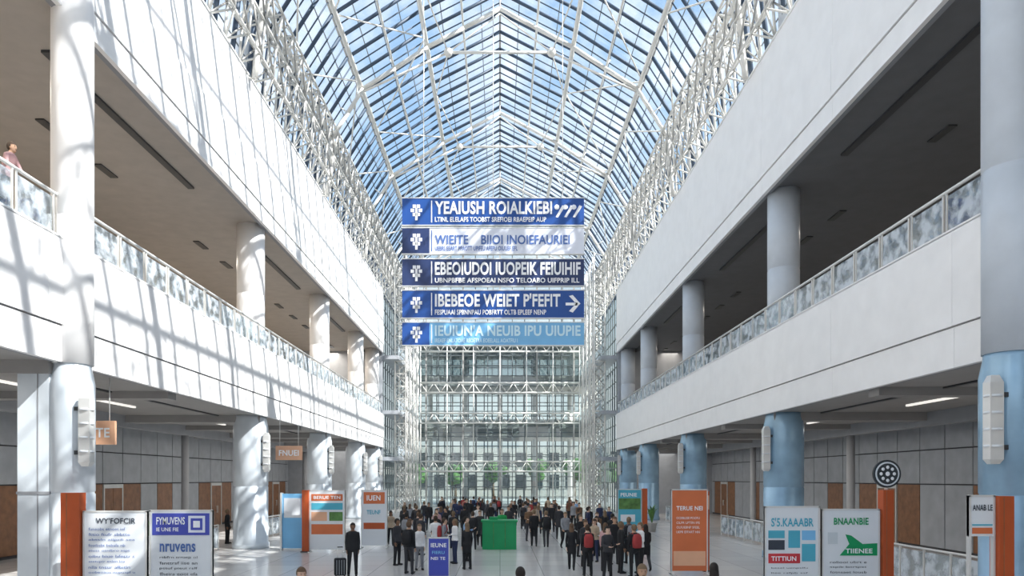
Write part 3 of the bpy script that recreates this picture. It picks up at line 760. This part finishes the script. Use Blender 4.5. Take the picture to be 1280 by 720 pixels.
PP = [
 (-4.2,31.9,170,'walk',K_,K_,0,0,1,0),(-3.75,32.6,200,'stand',CH,K_,0,0,0,1),(-2.9,25.6,20,'stand',WH,GY,1,1,0,0),(-2.62,28.9,190,'talk',WH,K_,0,0,0,0),(-2.2,28.1,90,'stand',GY,K_,0,0,1,0),
 (-1.75,27.6,-60,'talk',WH,NV,1,1,0,0),(-1.35,28.4,80,'phone',LB,K_,0,0,0,0),(-1.25,32.8,180,'walk2',K_,CH,0,0,1,0),(-.98,34.6,0,'walk',CH,K_,0,0,0,1),(-2.0,40,170,'stand',K_,K_,0,0,0,0),
 (-3.1,42,10,'walk',K_,CH,1,0,0,1),(-4.7,40,190,'walk2',CH,K_,0,0,0,0),(-4.5,45,0,'stand',K_,K_,0,0,0,0),(-3.7,43,180,'walk',NV,K_,0,0,1,0),(-3.2,36,30,'talk',PK,K_,0,0,0,0),(-2.5,37,200,'stand',GY,K_,1,1,0,0),
 (-4.9,36.5,170,'stand',K_,K_,0,0,0,1),(-3.4,30.5,150,'phone',CH,K_,0,0,0,0),
 (-.6,46,180,'walk',K_,K_,0,0,0,0),(.1,34.6,0,'talk',GR,K_,0,0,0,0),(.8,48,0,'walk2',K_,CH,0,0,0,0),(1.5,46,180,'walk',CH,K_,1,0,0,0),(1.65,34.5,178,'walk',K_,K_,0,0,0,0),(2.2,34.0,182,'walk2',K_,CH,0,0,1,0),
 (3.2,44,0,'walk',K_,K_,0,0,0,0),(3.2,38.5,180,'stand',CH,K_,0,0,0,1),(3.05,33.2,10,'walk',GY,K_,0,0,0,0),(2.58,25.6,170,'walk',K_,K_,1,1,0,1),(4.0,36,90,'talk',K_,K_,0,0,0,0),(3.2,26.6,20,'stand',CH,K_,0,0,0,0),
 (3.75,28.2,-30,'talk',TN,NV,1,1,0,0),(3.75,25.3,160,'stand',PK,K_,1,1,0,0),(4.2,24.7,100,'phone',K_,K_,0,0,0,0),(4.45,23.6,200,'stand',K_,K_,0,0,1,0),(4.85,24.6,-70,'talk',WH,K_,0,0,0,0),(5.2,25.4,180,'walk',K_,CH,1,1,0,1),
 (4.9,31,180,'walk2',K_,K_,0,0,0,0),(4.5,33,0,'walk',BR,K_,0,0,0,0),(5.0,40,180,'walk',K_,K_,0,0,0,0),(6.3,45,0,'walk',NV,K_,0,0,0,0),(-6.3,47,0,'walk2',K_,K_,1,1,0,0),
 (3.4,30.0,30,'talk',K_,K_,0,0,0,0),(4.1,30.2,-40,'stand',WH,K_,1,1,0,0),(4.4,27.3,10,'stand',K_,CH,0,0,0,1),(-3.6,28.4,120,'talk',WH,K_,1,1,0,0),(-2.9,32.2,0,'stand',K_,K_,0,0,0,0),(-2.2,33.6,180,'stand',K_,NV,0,0,1,0),
 (2.95,24.0,185,'stand',K_,K_,0,0,1,0),(3.5,23.2,30,'talk',CH,K_,0,0,0,0),(5.0,27.6,200,'stand',CH,K_,0,0,1,0),(-3.15,24.6,160,'stand',K_,CH,0,0,1,0),(-1.2,25.8,200,'stand',K_,K_,1,1,0,1),(-3.9,27.0,60,'stand',CH,K_,0,0,0,0),
 (-4.95,23.9,15,'stand',K_,K_,0,0,0,0),(-13.8,36,90,'stand',K_,K_,0,0,0,0),(-14.3,33.2,-80,'talk',CH,K_,1,1,0,0),(14,30,20,'walk',K_,K_,0,0,0,0),(9.0,36,0,'walk',K_,GY,1,1,0,0),
 (-3.52,12.6,30,'walk',BR,K_,0,0,0,0),(.36,12.6,190,'walk',CH,K_,0,0,0,0),(2.5,12.5,0,'walk2',NV,K_,0,0,0,0),(4.12,13.7,170,'walk',RD,K_,1,1,0,0),
]
pts_ = [(p[0], p[1]) for p in PP]
rr = random.Random(42); tries = 0
while len(PP) < 122 and tries < 4000:
    tries += 1
    y = rr.uniform(35, 62); x = rr.choice([rr.gauss(-3.6, 1.4), rr.gauss(4.0, 1.5), rr.uniform(-6, 6)])
    if abs(x) > 8 or any((x-a)**2+(y-b)**2 < .8 for a, b in pts_) or (6 < x < 8.5 and 38.5 < y < 40.5) or (abs(x) < 1.5 and y < 36): continue
    pts_.append((x, y)); fe = rr.random() < .4
    PP.append((x, y, rr.choice([0, 180, 170, 10, rr.uniform(0, 360)]), rr.choice(['walk', 'walk2', 'stand', 'talk']), rr.choice([K_, K_, K_, CH, CH, NV, GY, WH, BR, LB, TN]), rr.choice([K_, K_, CH, NV]), fe, fe, False if fe else rr.random() < .3, False))
for (x, y, rot, pose, top, pn, fe, lo, ba, co) in PP:
    person(x, y, rot, pose, top, pn, bool(fe), bool(lo), bool(ba), bool(co))
person(-11.60, 16.75, 90, 'lean', PK, K_, h=1.72, z=9.5)

sc = MB()
def rrect(w, d, z):
    out = []
    for j in range(20):
        t = 2*math.pi*j/20; out.append((w*math.copysign(abs(math.cos(t))**.4, math.cos(t)), d*math.copysign(abs(math.sin(t))**.4, math.sin(t)), z))
    return out
sc.rings([rrect(.17,.09,.06), rrect(.2,.12,.09), rrect(.2,.12,.60), rrect(.17,.09,.64)], cloth(K_, 'suitcase_shell'))
for k in (-.12, -.04, .04, .12): sc.box(k-.012, k+.012, -.128, -.118, .1, .58, JOINT)
for x in (-.14, .14):
    for y in (-.07, .07): sc.tube((x-.015, y, .035), (x+.015, y, .035), .035, RUBBER, 10)
    sc.tube((x*.6, .06, .62), (x*.6, .06, 1.0), .01, STEEL)
sc.tube((-.09, .06, 1.0), (.09, .06, 1.0), .016, RUBBER, 8)
sc.build('rolling_suitcase', loc=(-5.35, 23.8, 0), rz=.3)

# ---------------------------------------------------------------- light & world
sun = bpy.data.lights.new('sun', 'SUN'); sun.energy = 10; sun.angle = math.radians(.45); sun.color = (1, .96, .90)
so = bpy.data.objects.new('sun', sun); COL.objects.link(so)
so.rotation_euler = Vector((-1, .55, -1.0)).to_track_quat('-Z', 'Y').to_euler(); so.location = (30, -10, 50)

wd = bpy.data.worlds.new('sky'); scene.world = wd; wd.use_nodes = True
nt = wd.node_tree; nt.nodes.clear()
out = nt.nodes.new('ShaderNodeOutputWorld'); bg_ = nt.nodes.new('ShaderNodeBackground'); bg_.inputs['Strength'].default_value = 1.5
tc = nt.nodes.new('ShaderNodeTexCoord'); sep = nt.nodes.new('ShaderNodeSeparateXYZ'); nt.links.new(tc.outputs['Generated'], sep.inputs[0])
rp = nt.nodes.new('ShaderNodeValToRGB'); el = rp.color_ramp.elements
el[0].position = 0.0; el[0].color = (.74,.74,.73,1); el[1].position = 1.0; el[1].color = (.20,.34,.56,1)
e1 = el.new(.08); e1.color = (.86,.88,.89,1); e2 = el.new(.35); e2.color = (.33,.50,.70,1)
nt.links.new(sep.outputs['Z'], rp.inputs['Fac'])
ns = nt.nodes.new('ShaderNodeTexNoise'); ns.inputs['Scale'].default_value = 4.5; ns.inputs['Detail'].default_value = 8; ns.inputs['Roughness'].default_value = .6
nt.links.new(tc.outputs['Generated'], ns.inputs['Vector'])
mr = nt.nodes.new('ShaderNodeMapRange'); mr.inputs['From Min'].default_value = .44; mr.inputs['From Max'].default_value = .64; mr.inputs['To Max'].default_value = .9
nt.links.new(ns.outputs['Fac'], mr.inputs['Value'])
mx = nt.nodes.new('ShaderNodeMix'); mx.data_type = 'RGBA'
nt.links.new(mr.outputs[0], mx.inputs['Factor']); nt.links.new(rp.outputs['Color'], mx.inputs['A']); mx.inputs['B'].default_value = (.94,.94,.94,1)
nt.links.new(mx.outputs['Result'], bg_.inputs['Color']); nt.links.new(bg_.outputs[0], out.inputs['Surface'])

# ---------------------------------------------------------------- camera
cam = bpy.data.cameras.new('camera'); cam.lens = 25; cam.sensor_width = 36; cam.shift_x = .0117; cam.shift_y = .186
cam.clip_end = 1000
co_ = bpy.data.objects.new('camera', cam); COL.objects.link(co_); co_.location = (0, 0, 3.3); co_.rotation_euler = (math.pi/2, 0, 0)
scene.camera = co_
